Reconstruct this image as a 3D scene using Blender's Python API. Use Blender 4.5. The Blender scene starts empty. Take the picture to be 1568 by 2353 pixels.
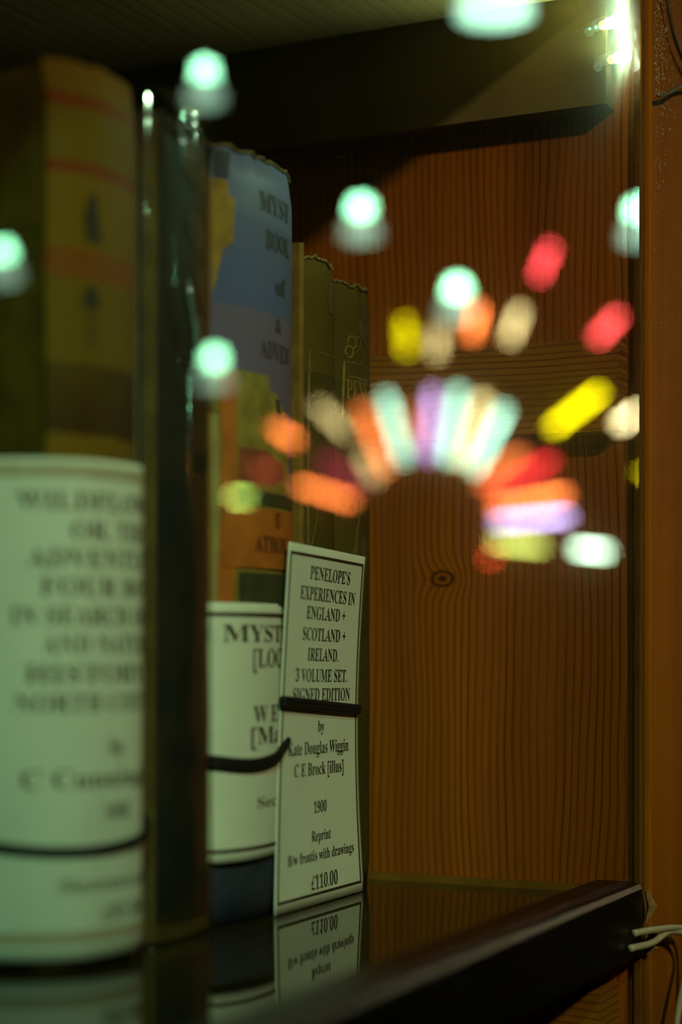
import bpy, bmesh, math, random
from mathutils import Vector, Matrix, noise

sc = bpy.context.scene
COL = sc.collection
R = math.radians

# ------------------------------------------------------------------ camera, world, exposure
# metres; shelf surface is z = 0, +X runs along the shelf to the end panel, +Y goes into the bookcase
VIEW = R(26.0)
cam_d = bpy.data.cameras.new('camera')
cam_d.sensor_fit = 'VERTICAL'
cam_d.sensor_height = 36.0
cam_d.lens = 64.06
cam_d.shift_y = 0.1292
cam_d.clip_start = 0.01
cam_d.clip_end = 60
cam_d.dof.use_dof = True
cam_d.dof.focus_distance = 0.563
cam_d.dof.aperture_fstop = 4.2
cam = bpy.data.objects.new('camera', cam_d)
cam.location = (0, 0, 0.078)
cam.rotation_euler = (R(90), 0, VIEW - R(90))
COL.objects.link(cam)
sc.camera = cam

wd = bpy.data.worlds.new('dim_room')
sc.world = wd
wd.use_nodes = True
wd.node_tree.nodes['Background'].inputs[0].default_value = (1.0, 0.75, 0.22, 1)
wd.node_tree.nodes['Background'].inputs[1].default_value = 0.016

vs = sc.view_settings
vs.view_transform = 'Standard'
vs.look = 'None'
vs.exposure = 0.0
vs.gamma = 1.0
vs.use_curve_mapping = False
sc.cycles.use_denoising = True
sc.cycles.caustics_reflective = False
sc.cycles.caustics_refractive = False
sc.cycles.sample_clamp_indirect = 4.0
sc.cycles.transparent_max_bounces = 10
sc.cycles.max_bounces = 5
sc.cycles.diffuse_bounces = 2
sc.cycles.glossy_bounces = 3
sc.cycles.use_adaptive_sampling = True
sc.cycles.adaptive_threshold = 0.05
sc.cycles.adaptive_min_samples = 24

# ------------------------------------------------------------------ helpers
def tag(o, label=None, cat=None, group=None, kind=None):
    for k, v in (('label', label), ('category', cat), ('group', group), ('kind', kind)):
        if v:
            o[k] = v
    return o

def empty(name, loc):
    o = bpy.data.objects.new(name, None)
    o.empty_display_size = 0.01
    o.location = loc
    COL.objects.link(o)
    return o

def wloc(o):
    v = Vector((0, 0, 0))
    while o:
        v += o.location
        o = o.parent
    return v

class MB:
    """collects geometry in world coordinates"""
    def __init__(s):
        s.v = []
        s.f = []
    def add(s, vs_, fs):
        n = len(s.v)
        s.v += [tuple(p) for p in vs_]
        s.f += [tuple(i + n for i in q) for q in fs]
        return s
    def box(s, x0, x1, y0, y1, z0, z1):
        return s.add([(x, y, z) for z in (z0, z1) for y in (y0, y1) for x in (x0, x1)],
                     [(0, 2, 3, 1), (4, 5, 7, 6), (0, 1, 5, 4), (2, 6, 7, 3), (0, 4, 6, 2), (1, 3, 7, 5)])
    def grid(s, pts, close=False):
        m, n = len(pts), len(pts[0])
        fs = []
        for j in range(m - 1):
            for i in range(n - (0 if close else 1)):
                k = (i + 1) % n
                fs.append((j * n + i, j * n + k, (j + 1) * n + k, (j + 1) * n + i))
        return s.add([p for row in pts for p in row], fs)
    def shell(s, front, back):
        """closed slab between two equal grids"""
        m, n = len(front), len(front[0])
        o = m * n
        fs = []
        for j in range(m - 1):
            for i in range(n - 1):
                a, b, c, d = j * n + i, j * n + i + 1, (j + 1) * n + i + 1, (j + 1) * n + i
                fs.append((a, b, c, d))
                fs.append((o + d, o + c, o + b, o + a))
        for i in range(n - 1):
            fs.append((i + 1, i, o + i, o + i + 1))
            t = (m - 1) * n
            fs.append((t + i, t + i + 1, o + t + i + 1, o + t + i))
        for j in range(m - 1):
            a, b = j * n, (j + 1) * n
            fs.append((a, b, o + b, o + a))
            a, b = a + n - 1, b + n - 1
            fs.append((b, a, o + a, o + b))
        return s.add([p for r in front for p in r] + [p for r in back for p in r], fs)
    def tube(s, pts, r, n=10):
        pts = [Vector(p) for p in pts]
        rr = r if isinstance(r, (list, tuple)) else [r] * len(pts)
        rows = []
        ref = Vector((0, 0, 1))
        for i, p in enumerate(pts):
            t = (pts[min(i + 1, len(pts) - 1)] - pts[max(i - 1, 0)]).normalized()
            if abs(t.dot(ref)) > 0.95:
                ref = Vector((1, 0.2, 0)).normalized()
            u = t.cross(ref).normalized()
            w = t.cross(u).normalized()
            ref = -w if w.dot(ref) < 0 else w
            rows.append([tuple(p + rr[i] * (math.cos(a) * u + math.sin(a) * w))
                         for a in (2 * math.pi * k / n for k in range(n))])
        s.grid(rows, close=True)
        b = len(s.v) - len(rows) * n
        s.f.append(tuple(b + k for k in range(n)))
        e = b + (len(rows) - 1) * n
        s.f.append(tuple(e + k for k in reversed(range(n))))
        return s
    def lathe(s, prof, c, n=28):
        rows = [[(c[0] + r * math.cos(2 * math.pi * k / n), c[1] + r * math.sin(2 * math.pi * k / n), c[2] + z)
                 for k in range(n)] for r, z in prof]
        return s.grid(rows, close=True)
    def build(s, name, mat, parent=None, smooth=False, bevel=0):
        o_ = wloc(parent) if parent else Vector((0, 0, 0))
        me = bpy.data.meshes.new(name)
        me.from_pydata([(x - o_.x, y - o_.y, z - o_.z) for x, y, z in s.v], [], s.f)
        bm = bmesh.new()
        bm.from_mesh(me)
        bmesh.ops.recalc_face_normals(bm, faces=bm.faces)
        bm.to_mesh(me)
        bm.free()
        if smooth:
            for p in me.polygons:
                p.use_smooth = True
        me.materials.append(mat)
        o = bpy.data.objects.new(name, me)
        COL.objects.link(o)
        o.parent = parent
        if bevel:
            b = o.modifiers.new('bevel', 'BEVEL')
            b.width = bevel
            b.segments = 2
        return o

def part(name, mat, parent, fn, **k):
    m = MB()
    fn(m)
    return m.build(name, mat, parent, **k)

# ------------------------------------------------------------------ materials
def newmat(name):
    m = bpy.data.materials.new(name)
    m.use_nodes = True
    nt = m.node_tree
    return m, nt, nt.nodes['Principled BSDF'], nt.nodes['Material Output']

def N(nt, t, **k):
    n = nt.nodes.new(t)
    for a, b in k.items():
        setattr(n, a, b)
    return n

def ramp(nt, stops, interp='LINEAR'):
    n = N(nt, 'ShaderNodeValToRGB')
    e = n.color_ramp.elements
    n.color_ramp.interpolation = interp
    while len(e) < len(stops):
        e.new(0.5)
    for el, (p, c) in zip(e, stops):
        el.position = p
        el.color = (*c, 1) if len(c) == 3 else c
    return n

def math_node(nt, op, a=None, b=None):
    n = N(nt, 'ShaderNodeMath', operation=op)
    for i, v in enumerate((a, b)):
        if v is None:
            continue
        if isinstance(v, (int, float)):
            n.inputs[i].default_value = v
        else:
            nt.links.new(v, n.inputs[i])
    return n.outputs[0]

def mixc(nt, fac, a, b, mode='MIX'):
    n = N(nt, 'ShaderNodeMix', data_type='RGBA', blend_type=mode)
    for sock, v in ((n.inputs[0], fac), (n.inputs[6], a), (n.inputs[7], b)):
        if isinstance(v, (int, float)):
            sock.default_value = v
        elif isinstance(v, tuple):
            sock.default_value = (*v, 1)
        else:
            nt.links.new(v, sock)
    return n.outputs[2]

def simple(name, col, rough=0.6, var=0.25, scale=300, bump=0.0, spec=0.3, col2=None):
    m, nt, p, out = newmat(name)
    g = N(nt, 'ShaderNodeNewGeometry')
    nz = N(nt, 'ShaderNodeTexNoise')
    nz.inputs['Scale'].default_value = scale
    nz.inputs['Detail'].default_value = 5
    nt.links.new(g.outputs['Position'], nz.inputs['Vector'])
    c2 = col2 or tuple(c * (1 - var) for c in col)
    r = ramp(nt, [(0.35, c2), (0.65, col)])
    nt.links.new(nz.outputs[0], r.inputs[0])
    nt.links.new(r.outputs[0], p.inputs['Base Color'])
    p.inputs['Roughness'].default_value = rough
    p.inputs['Specular IOR Level'].default_value = spec
    if bump:
        b = N(nt, 'ShaderNodeBump')
        b.inputs['Strength'].default_value = bump
        b.inputs['Distance'].default_value = 0.0004
        nt.links.new(nz.outputs[0], b.inputs['Height'])
        nt.links.new(b.outputs[0], p.inputs['Normal'])
    return m

def wood(name, light, dark, across, along, line_scale=110, rough=0.45, knot=None, seed=0.0, contrast=1.0, spec=0.3):
    """grain lines run along axis `along`, alternate along axis `across` (0=x 1=y 2=z)"""
    m, nt, p, out = newmat(name)
    g = N(nt, 'ShaderNodeNewGeometry')
    sx = N(nt, 'ShaderNodeSeparateXYZ')
    nt.links.new(g.outputs['Position'], sx.inputs[0])
    A, L = sx.outputs[across], sx.outputs[along]
    pos = math_node(nt, 'ADD', A, seed)
    # slow wander of the grain
    cw = N(nt, 'ShaderNodeCombineXYZ')
    nt.links.new(math_node(nt, 'MULTIPLY', pos, 22), cw.inputs[0])
    nt.links.new(math_node(nt, 'MULTIPLY', L, 7), cw.inputs[1])
    wz = N(nt, 'ShaderNodeTexNoise')
    wz.inputs['Scale'].default_value = 1
    wz.inputs['Detail'].default_value = 2
    nt.links.new(cw.outputs[0], wz.inputs['Vector'])
    wander = math_node(nt, 'MULTIPLY', math_node(nt, 'SUBTRACT', wz.outputs[0], 0.5), 0.012)
    pos2 = math_node(nt, 'ADD', pos, wander)
    kn_mask = None
    if knot:
        ka, kl, kr = knot
        da = math_node(nt, 'SUBTRACT', A, ka)
        dl = math_node(nt, 'SUBTRACT', L, kl)
        e = math_node(nt, 'ADD', math_node(nt, 'POWER', math_node(nt, 'ABSOLUTE', math_node(nt, 'DIVIDE', da, kr * 1.6)), 2.0),
                      math_node(nt, 'POWER', math_node(nt, 'ABSOLUTE', math_node(nt, 'DIVIDE', dl, kr * 1.0)), 2.0))
        ee = math_node(nt, 'EXPONENT', math_node(nt, 'MULTIPLY', e, -0.35))
        # grain bends round the knot
        pos2 = math_node(nt, 'ADD', pos2, math_node(nt, 'MULTIPLY', ee, 0.0045))
        kn_mask = e
    # line noise: fine and coarse, strongly stretched along the grain
    def stretched(sa, sl, det):
        c = N(nt, 'ShaderNodeCombineXYZ')
        nt.links.new(math_node(nt, 'MULTIPLY', pos2, sa), c.inputs[0])
        nt.links.new(math_node(nt, 'MULTIPLY', L, sl), c.inputs[1])
        z = N(nt, 'ShaderNodeTexNoise')
        z.inputs['Scale'].default_value = 1
        z.inputs['Detail'].default_value = det
        nt.links.new(c.outputs[0], z.inputs['Vector'])
        return z.outputs[0]
    ws = N(nt, 'ShaderNodeMath', operation='SINE')
    nt.links.new(math_node(nt, 'ADD', math_node(nt, 'MULTIPLY', pos2, line_scale * 6.2832 * 2.6),
                           math_node(nt, 'MULTIPLY', stretched(60, 2, 2), 9.0)), ws.inputs[0])
    sharp = math_node(nt, 'POWER', math_node(nt, 'ADD', math_node(nt, 'MULTIPLY', ws.outputs[0], 0.5), 0.5), 4.0)
    amt = math_node(nt, 'MULTIPLY', sharp, math_node(nt, 'MULTIPLY', stretched(line_scale, 6, 2), 1.7 * contrast))
    broad = stretched(line_scale * 0.35, 3, 4)
    fine = stretched(line_scale * 9, 40, 3)
    r = ramp(nt, [(0.25, tuple(c * 0.62 for c in light)), (0.75, tuple(c * 1.3 for c in light))])
    nt.links.new(broad, r.inputs[0])
    c1 = mixc(nt, math_node(nt, 'MULTIPLY', fine, 0.45), r.outputs[0], tuple(c * 0.55 for c in light))
    c2 = mixc(nt, amt, c1, dark)
    if kn_mask is not None:
        ring = math_node(nt, 'SINE', math_node(nt, 'MULTIPLY', math_node(nt, 'SQRT', kn_mask), 9.0))
        inside = N(nt, 'ShaderNodeMapRange')
        inside.inputs[1].default_value = 1.25
        inside.inputs[2].default_value = 0.75
        nt.links.new(kn_mask, inside.inputs[0])
        kc = mixc(nt, math_node(nt, 'ADD', math_node(nt, 'MULTIPLY', ring, 0.5), 0.5), tuple(c * 0.9 for c in light), tuple(c * 0.6 for c in dark))
        c2 = mixc(nt, inside.outputs[0], c2, kc)
    nt.links.new(c2, p.inputs['Base Color'])
    p.inputs['Roughness'].default_value = rough
    p.inputs['Specular IOR Level'].default_value = spec
    b = N(nt, 'ShaderNodeBump')
    b.inputs['Strength'].default_value = 0.25
    b.inputs['Distance'].default_value = 0.0004
    b.invert = True
    nt.links.new(amt, b.inputs['Height'])
    nt.links.new(b.outputs[0], p.inputs['Normal'])
    return m

def banded(name, stops, zmax, rough=0.7, wear=0.4, bump=0.3, wear_col=None, scale=180):
    """cloth or paper printed with horizontal bands; stops = [(z, colour)] from the foot up"""
    m, nt, p, out = newmat(name)
    g = N(nt, 'ShaderNodeNewGeometry')
    sx = N(nt, 'ShaderNodeSeparateXYZ')
    nt.links.new(g.outputs['Position'], sx.inputs[0])
    nz = N(nt, 'ShaderNodeTexNoise')
    nz.inputs['Scale'].default_value = scale
    nz.inputs['Detail'].default_value = 6
    nt.links.new(g.outputs['Position'], nz.inputs['Vector'])
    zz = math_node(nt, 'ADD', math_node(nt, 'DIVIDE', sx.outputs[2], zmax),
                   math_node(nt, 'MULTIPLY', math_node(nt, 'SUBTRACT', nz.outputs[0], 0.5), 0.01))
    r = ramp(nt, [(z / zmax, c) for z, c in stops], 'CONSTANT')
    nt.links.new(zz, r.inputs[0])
    big = N(nt, 'ShaderNodeTexNoise')
    big.inputs['Scale'].default_value = 45
    big.inputs['Detail'].default_value = 6
    nt.links.new(g.outputs['Position'], big.inputs['Vector'])
    rr = ramp(nt, [(0.45, (0, 0, 0)), (0.7, (1, 1, 1))])
    nt.links.new(big.outputs[0], rr.inputs[0])
    wcol = wear_col or (0.12, 0.085, 0.03)
    c = mixc(nt, math_node(nt, 'MULTIPLY', rr.outputs[0], wear), r.outputs[0], wcol)
    nt.links.new(c, p.inputs['Base Color'])
    p.inputs['Roughness'].default_value = rough
    p.inputs['Specular IOR Level'].default_value = 0.08
    b = N(nt, 'ShaderNodeBump')
    b.inputs['Strength'].default_value = bump
    b.inputs['Distance'].default_value = 0.0003
    wv = N(nt, 'ShaderNodeTexNoise')
    wv.inputs['Scale'].default_value = 1500
    nt.links.new(g.outputs['Position'], wv.inputs['Vector'])
    nt.links.new(wv.outputs[0], b.inputs['Height'])
    nt.links.new(b.outputs[0], p.inputs['Normal'])
    return m

def clear_sheet(name, tint=(1, 1, 1), rough=0.0, f0=0.04, bump=0.0, bump_scale=60, dust=0.0):
    """thin clear sheet: see-through, with Fresnel reflections from both faces"""
    m, nt, p, out = newmat(name)
    nt.nodes.remove(p)
    g = N(nt, 'ShaderNodeNewGeometry')
    dt = N(nt, 'ShaderNodeVectorMath', operation='DOT_PRODUCT')
    nt.links.new(g.outputs['Incoming'], dt.inputs[0])
    nt.links.new(g.outputs['Normal'], dt.inputs[1])
    c = math_node(nt, 'ABSOLUTE', dt.outputs['Value'])
    k = math_node(nt, 'POWER', math_node(nt, 'SUBTRACT', 1.0, c), 5.0)
    fr = math_node(nt, 'ADD', math_node(nt, 'MULTIPLY', k, 1 - f0), f0)
    tr = N(nt, 'ShaderNodeBsdfTransparent')
    tr.inputs[0].default_value = (*tint, 1)
    gl = N(nt, 'ShaderNodeBsdfGlossy')
    gl.inputs['Roughness'].default_value = rough
    if bump:
        nz = N(nt, 'ShaderNodeTexNoise')
        nz.inputs['Scale'].default_value = bump_scale
        nt.links.new(g.outputs['Position'], nz.inputs['Vector'])
        b = N(nt, 'ShaderNodeBump')
        b.inputs['Strength'].default_value = bump
        b.inputs['Distance'].default_value = 0.002
        nt.links.new(nz.outputs[0], b.inputs['Height'])
        nt.links.new(b.outputs[0], gl.inputs['Normal'])
    mx = N(nt, 'ShaderNodeMixShader')
    nt.links.new(fr, mx.inputs[0])
    nt.links.new(tr.outputs[0], mx.inputs[1])
    nt.links.new(gl.outputs[0], mx.inputs[2])
    last = mx
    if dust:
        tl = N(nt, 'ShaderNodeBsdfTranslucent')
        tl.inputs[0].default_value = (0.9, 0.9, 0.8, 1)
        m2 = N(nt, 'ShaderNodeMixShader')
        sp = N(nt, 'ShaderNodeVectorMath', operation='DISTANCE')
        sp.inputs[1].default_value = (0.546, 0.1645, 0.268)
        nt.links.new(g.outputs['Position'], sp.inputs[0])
        mr = N(nt, 'ShaderNodeMapRange', interpolation_type='SMOOTHSTEP')  # dust thickened round the LEDs to shape their halo
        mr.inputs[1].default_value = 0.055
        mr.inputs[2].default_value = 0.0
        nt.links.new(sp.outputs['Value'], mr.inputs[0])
        mr2 = N(nt, 'ShaderNodeMapRange', interpolation_type='SMOOTHSTEP')  # wider, fainter dust falloff added for the grey veil of light
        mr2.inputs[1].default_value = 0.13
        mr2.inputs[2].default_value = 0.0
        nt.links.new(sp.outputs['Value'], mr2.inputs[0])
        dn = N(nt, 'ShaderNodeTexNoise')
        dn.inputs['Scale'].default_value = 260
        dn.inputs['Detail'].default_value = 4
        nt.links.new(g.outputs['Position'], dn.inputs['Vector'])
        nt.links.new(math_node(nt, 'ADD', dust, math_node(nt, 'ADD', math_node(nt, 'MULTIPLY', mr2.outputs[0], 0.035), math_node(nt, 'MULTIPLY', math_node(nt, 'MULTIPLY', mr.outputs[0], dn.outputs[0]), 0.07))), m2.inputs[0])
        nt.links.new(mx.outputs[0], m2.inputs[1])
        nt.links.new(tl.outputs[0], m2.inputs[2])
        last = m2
    nt.links.new(last.outputs[0], out.inputs[0])
    return m

def glow(name, col, strength):
    m, nt, p, out = newmat(name)
    p.inputs['Base Color'].default_value = (*[min(1, c) * 0.5 for c in col], 1)
    p.inputs['Emission Color'].default_value = (*col, 1)
    p.inputs['Emission Strength'].default_value = strength
    m.cycles.emission_sampling = 'NONE'   # small far lamps: seen in the glass, light reaching the shelf is negligible
    return m

M = dict(
    panel=wood('pine_panel_vertical_grain', (0.35, 0.090, 0.003), (0.055, 0.018, 0.001), 1, 2, 150, 0.5, knot=(0.2322, 0.0995, 0.0028), seed=3.1, contrast=0.7, spec=0.12),
    stile=wood('pine_stile_vertical_grain', (0.33, 0.105, 0.003), (0.17, 0.05, 0.002), 0, 2, 130, 0.6, seed=1.7, contrast=0.6, spec=0.03),
    bead=wood('pine_bead', (0.16, 0.065, 0.006), (0.06, 0.024, 0.003), 0, 2, 300, 0.6, seed=0.4, contrast=0.5, spec=0.05),
    batten=wood('sawn_batten_horizontal_grain', (0.31, 0.115, 0.006), (0.09, 0.032, 0.002), 2, 1, 170, 0.7, seed=0.9, contrast=0.8, spec=0.08),
    upper=wood('upper_shelf_wood', (0.40, 0.25, 0.09), (0.27, 0.17, 0.06), 1, 0, 60, 0.7, seed=2.2, contrast=0.4),
    dark_wood=wood('dark_stained_wood', (0.035, 0.024, 0.008), (0.012, 0.008, 0.003), 1, 0, 60, 0.5, seed=5.2),
    rail=simple('dark_polished_rail', (0.0055, 0.0030, 0.0005), 0.36, 0.3, 120, 0, 0.30),
    raw=simple('raw_split_wood', (0.32, 0.2, 0.05), 0.8, 0.5, 500, 0.5),
    shelf=simple('glossy_shelf_glass', (0.030, 0.021, 0.006), 0.035, 0.35, 25, 0, 0.55),
    shelf_edge=simple('shelf_edge_reflection', (0.21, 0.095, 0.008), 0.5, 0.3, 90, 0, 0.1),
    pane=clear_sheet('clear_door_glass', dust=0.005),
    film=clear_sheet('clear_book_film', (0.93, 0.95, 0.9), 0.07, 0.05, 0.18, 60),
    paper=simple('price_slip_paper', (0.60, 0.61, 0.42), 0.8, 0.06, 60, 0.05, 0.08),
    ink=simple('brown_black_ink', (0.045, 0.022, 0.006), 0.7, 0.2, 300, 0, 0.2),
    ink_mid=simple('faded_brown_ink', (0.105, 0.075, 0.032), 0.7, 0.2, 300, 0, 0.1),
    ink_pale=simple('pale_brown_ink', (0.40, 0.33, 0.19), 0.7, 0.1, 300, 0, 0.1),
    ink_soft=simple('grey_ink', (0.16, 0.12, 0.06), 0.7, 0.2, 300, 0, 0.2),
    cord=simple('black_elastic', (0.010, 0.008, 0.004), 0.7, 0.4, 900, 0.5, 0.2),
    pages=simple('yellowed_page_edges', (0.26, 0.19, 0.07), 0.9, 0.4, 500, 0.3),
    cable=simple('cream_cable', (0.42, 0.36, 0.20), 0.45, 0.1, 100, 0, 0.4),
    cable_dark=simple('brown_cable', (0.10, 0.07, 0.03), 0.5, 0.1, 100, 0, 0.4),
    metal=simple('dark_metal', (0.03, 0.028, 0.022), 0.4, 0.2, 200, 0, 0.5),
    dust=simple('pale_dust', (0.5, 0.45, 0.3), 0.9, 0.3, 900),
    wall=simple('dark_painted_wall', (0.05, 0.04, 0.022), 0.9, 0.2, 3),
    floor=simple('dark_floorboards', (0.03, 0.02, 0.01), 0.6, 0.4, 4),
)

# ------------------------------------------------------------------ the room behind the camera (seen only mirrored in the glass)
PANE_Y = 0.1645
MIR = 2 * PANE_Y
def mirrored(x, y, z):
    return (x, MIR - y, z)
FC, FS = math.cos(VIEW), math.sin(VIEW)
# far wall stands square to the reflected line of sight
WD = Vector((FC, -FS, 0))                 # away from the bookcase
WU = Vector((FS, FC, 0))                  # along the wall
W0 = Vector((1.82 * FC, MIR - 1.82 * FS, 0))
def wall_pt(a, z, off=0.0):
    p = W0 + a * WU - off * WD
    return (p.x, p.y, z)
fl = MB().box(-2.5, 9.0, -6.5, 4.0, -1.34, -1.30).build('floor', M['floor'])
tag(fl, 'dark floor of the shop', kind='structure')
ce = MB().box(-2.5, 9.0, -6.5, 0.1, 1.50, 1.54).build('ceiling', M['wall'])
tag(ce, 'dark ceiling of the shop', kind='structure')
wb = MB()
ww = [wall_pt(-3.2, -1.30), wall_pt(1.6, -1.30), wall_pt(1.6, 1.5), wall_pt(-3.2, 1.5)]
wb.add(ww + [tuple(Vector(p) + 0.1 * WD) for p in ww], [(0, 1, 2, 3), (7, 6, 5, 4), (0, 4, 5, 1), (1, 5, 6, 2), (2, 6, 7, 3), (3, 7, 4, 0)])
wo = wb.build('wall_far', M['wall'])
tag(wo, 'dark painted wall across the shop', kind='structure')

# sunburst of coloured light tubes on the far wall: (a0, b0, a1, b1) from its centre in metres, colour, strength
HUBA, HUBZ = 0.0821, 0.1919
ORANGE, RED, YELLOW = (1.0, 0.22, 0.045), (0.8, 0.02, 0.03), (0.72, 0.62, 0.0)
TEAL, TAN, VIOLET, WHITE = (0.30, 0.62, 0.42), (0.50, 0.40, 0.16), (0.52, 0.30, 0.62), (0.62, 0.95, 0.62)
TUBES = [
    (-0.405, 0.144, -0.228, 0.091, ORANGE, 1.0), (-0.332, 0.232, -0.192, 0.135, (0.30, 0.01, 0.05), 0.42),
    (-0.344, 0.413, -0.252, 0.312, TAN, 0.75), (-0.20, 0.248, -0.151, 0.16, TAN, 0.7),
    (-0.20, 0.401, -0.119, 0.192, ORANGE, 0.75), (-0.119, 0.441, -0.063, 0.224, TEAL, 1.25),
    (-0.043, 0.401, -0.023, 0.272, ORANGE, 0.3), (0.035, 0.457, 0.022, 0.232, VIOLET, 0.85),
    (0.12, 0.461, 0.082, 0.224, TEAL, 1.2), (0.202, 0.437, 0.13, 0.216, TAN, 1.25),
    (0.271, 0.397, 0.17, 0.192, TEAL, 1.35), (0.327, 0.252, 0.194, 0.144, ORANGE, 0.5),
    (0.424, 0.228, 0.227, 0.123, RED, 0.62), (0.472, 0.115, 0.235, 0.071, ORANGE, 0.95),
    (0.48, 0.043, 0.243, 0.023, (0.60, 0.45, 0.85), 0.85), (0.395, -0.058, 0.235, -0.041, (0.42, 0.5, 0.09), 0.95),
    (0.215, -0.094, 0.235, -0.094, (0.55, 0.04, 0.015), 1.4),
    (-0.059, 0.69, -0.051, 0.582, YELLOW, 0.75), (0.054, 0.658, 0.046, 0.57, TAN, 0.9),
    (0.186, 0.731, 0.162, 0.634, ORANGE, 1.15), (0.323, 0.723, 0.287, 0.622, TAN, 1.1),
    (0.424, 0.932, 0.383, 0.831, (0.8, 0.05, 0.06), 1.0), (0.645, 0.706, 0.576, 0.626, (0.8, 0.06, 0.06), 1.0),
    (0.584, 0.453, 0.428, 0.333, YELLOW, 1.1), (0.717, 0.393, 0.649, 0.345, (0.9, 0.75, 0.35), 1.2),
    (0.753, 0.184, 0.719, 0.184, YELLOW, 0.7), (0.609, -0.075, 0.504, -0.064, WHITE, 1.15),
    (-0.489, 0.337, -0.417, 0.288, ORANGE, 1.2), (-0.545, 0.2, -0.489, 0.176, (0.5, 0.08, 0.03), 0.4),
    (-0.63, 0.107, -0.574, 0.103, (0.45, 0.7, 0.12), 1.4),
]
sun = empty('sunburst_wall_light', wall_pt(HUBA, HUBZ, 0.0))
tag(sun, 'sunburst of glowing coloured light tubes fixed to the far wall', 'wall light')
part('hub_disc', M['metal'], sun, lambda m: m.tube([wall_pt(HUBA, HUBZ, 0.0), wall_pt(HUBA, HUBZ, 0.008)], 0.045, 32))
TUBE_GAIN = 42.0
TUBE_R = 0.0025
TK = 0.3      # scale of the tube layout
gm = {}
for a0, b0, a1, b1, c, s_ in TUBES:
    key = (c, s_)
    if key not in gm:
        gm[key] = glow('tube_glow_%d' % len(gm), c, TUBE_GAIN * s_)
    lt = part('light_tube', gm[key], sun, lambda m: m.tube([wall_pt(HUBA + a0 * TK, HUBZ + b0 * TK, 0.02), wall_pt(HUBA + a1 * TK, HUBZ + b1 * TK, 0.02)], TUBE_R, 10), smooth=True)
    for t in (0.25, 0.75):
        aa, bb = HUBA + (a0 + (a1 - a0) * t) * TK, HUBZ + (b0 + (b1 - b0) * t) * TK
        part('tube_clip', M['metal'], lt, lambda m: m.tube([wall_pt(aa, bb, 0.0), wall_pt(aa, bb, 0.016)], 0.002, 8))

# pendant lamps with glass bells
bulb_m = glow('bulb_glow', (0.33, 1.0, 0.50), 62.0)
bell_m = glow('lit_bell_glass', (0.44, 0.74, 0.52), 5.6)
bell_hi = glow('bright_bell_glass', (0.45, 0.85, 0.60), 7.0)
LAMPS = [(1.300, -0.428, 0.5491, 'hung high beside the biggest lamp', 1.0), (1.410, -0.338, 0.4506, 'with a bright bulb above the sunburst light', 1.0),
         (1.276, -0.613, 0.4133, 'hung apart on the open side of the shop', 1.0), (1.539, -0.302, 0.4011, 'just before the top of the sunburst light', 1.0),
         (1.477, -0.521, 0.3439, 'hanging lowest, to one side of the sunburst light', 1.0), (0.983, -0.050, 0.4765, 'the biggest, closest in front of the bookcase', 1.5),
         (1.457, -0.105, 0.4345, 'beside the end of the far wall', 1.0)]
for x, y, ZL, where, k in LAMPS:
    lp = empty('pendant_lamp', (x, y, 1.5))
    tag(lp, 'small glass bell pendant lamp ' + where, 'lamp', 'pendant lamps over the shop floor')
    part('ceiling_rose', M['metal'], lp, lambda m: m.lathe([(0.0, 0), (0.03, 0), (0.026, -0.015), (0.004, -0.02), (0.0, -0.02)], (x, y, 1.5)), smooth=True)
    part('flex', M['metal'], lp, lambda m: m.tube([(x, y, 1.49), (x, y, ZL + 0.02 * k)], 0.0012, 8))
    part('cap', M['metal'], lp, lambda m: m.lathe([(0.0, 0.024 * k), (0.003 * k, 0.023 * k), (0.005 * k, 0.012 * k), (0.004 * k, 0.0085 * k), (0.0, 0.0085 * k)], (x, y, ZL)), smooth=True)
    kb = 0.40 * k
    spots = ((x, y, ZL),) if k == 1.0 else tuple((x + q * 0.013 * WU.x, y + q * 0.013 * WU.y, ZL - 0.024) for q in (-1, 1))
    kq = kb * 1.12 if k == 1.0 else 0.30
    for c_ in spots:
        part('bulb', bulb_m, lp, lambda m: m.lathe([(0.0001, 0.021 * kq), (0.009 * kq, 0.019 * kq), (0.0165 * kq, 0.010 * kq), (0.018 * kq, 0.0), (0.0155 * kq, -0.010 * kq), (0.008 * kq, -0.017 * kq), (0.0001, -0.019 * kq)], c_), smooth=True)
    part('bell_shade', bell_m if k == 1.0 else bell_hi, lp, lambda m: m.lathe([(0.019 * kb, -0.016 * kb), (0.030 * kb, -0.032 * kb), (0.037 * kb, -0.050 * kb), (0.036 * kb, -0.062 * kb), (0.034 * kb, -0.0625 * kb), (0.034 * kb, -0.050 * kb), (0.028 * kb, -0.033 * kb), (0.017 * kb, -0.018 * kb)], (x, y, ZL)), smooth=True)

# unseen ceiling spotlights, added to light the bookcase through its glass
def spotlight(loc, target, power, col, label, spread=38, rad=0.05):
    r = empty('added_spotlight', (loc[0], loc[1], 1.5))
    tag(r, label, 'spotlight', 'added ceiling spotlights')
    d = (Vector(target) - Vector(loc)).normalized()
    back = Vector(loc) - 0.13 * d
    part('stem', M['metal'], r, lambda m: m.tube([(loc[0], loc[1], 1.5), tuple(back)], 0.008, 8))
    m = MB()
    m.tube([tuple(back), tuple(back + 0.02 * d), tuple(Vector(loc) - 0.012 * d)], [0.03, 0.06, 0.065], 20)
    m.build('housing', M['metal'], r, smooth=False)
    L = bpy.data.lights.new('spot_lamp', 'SPOT')
    L.energy = power
    L.color = col
    L.shadow_soft_size = rad
    L.spot_size = R(spread)
    L.spot_blend = 1.0
    o = bpy.data.objects.new('spot_lamp', L)
    COL.objects.link(o)
    o.location = Vector(loc) - wloc(r)
    o.rotation_euler = d.to_track_quat('-Z', 'Y').to_euler()
    o.parent = r
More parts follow.
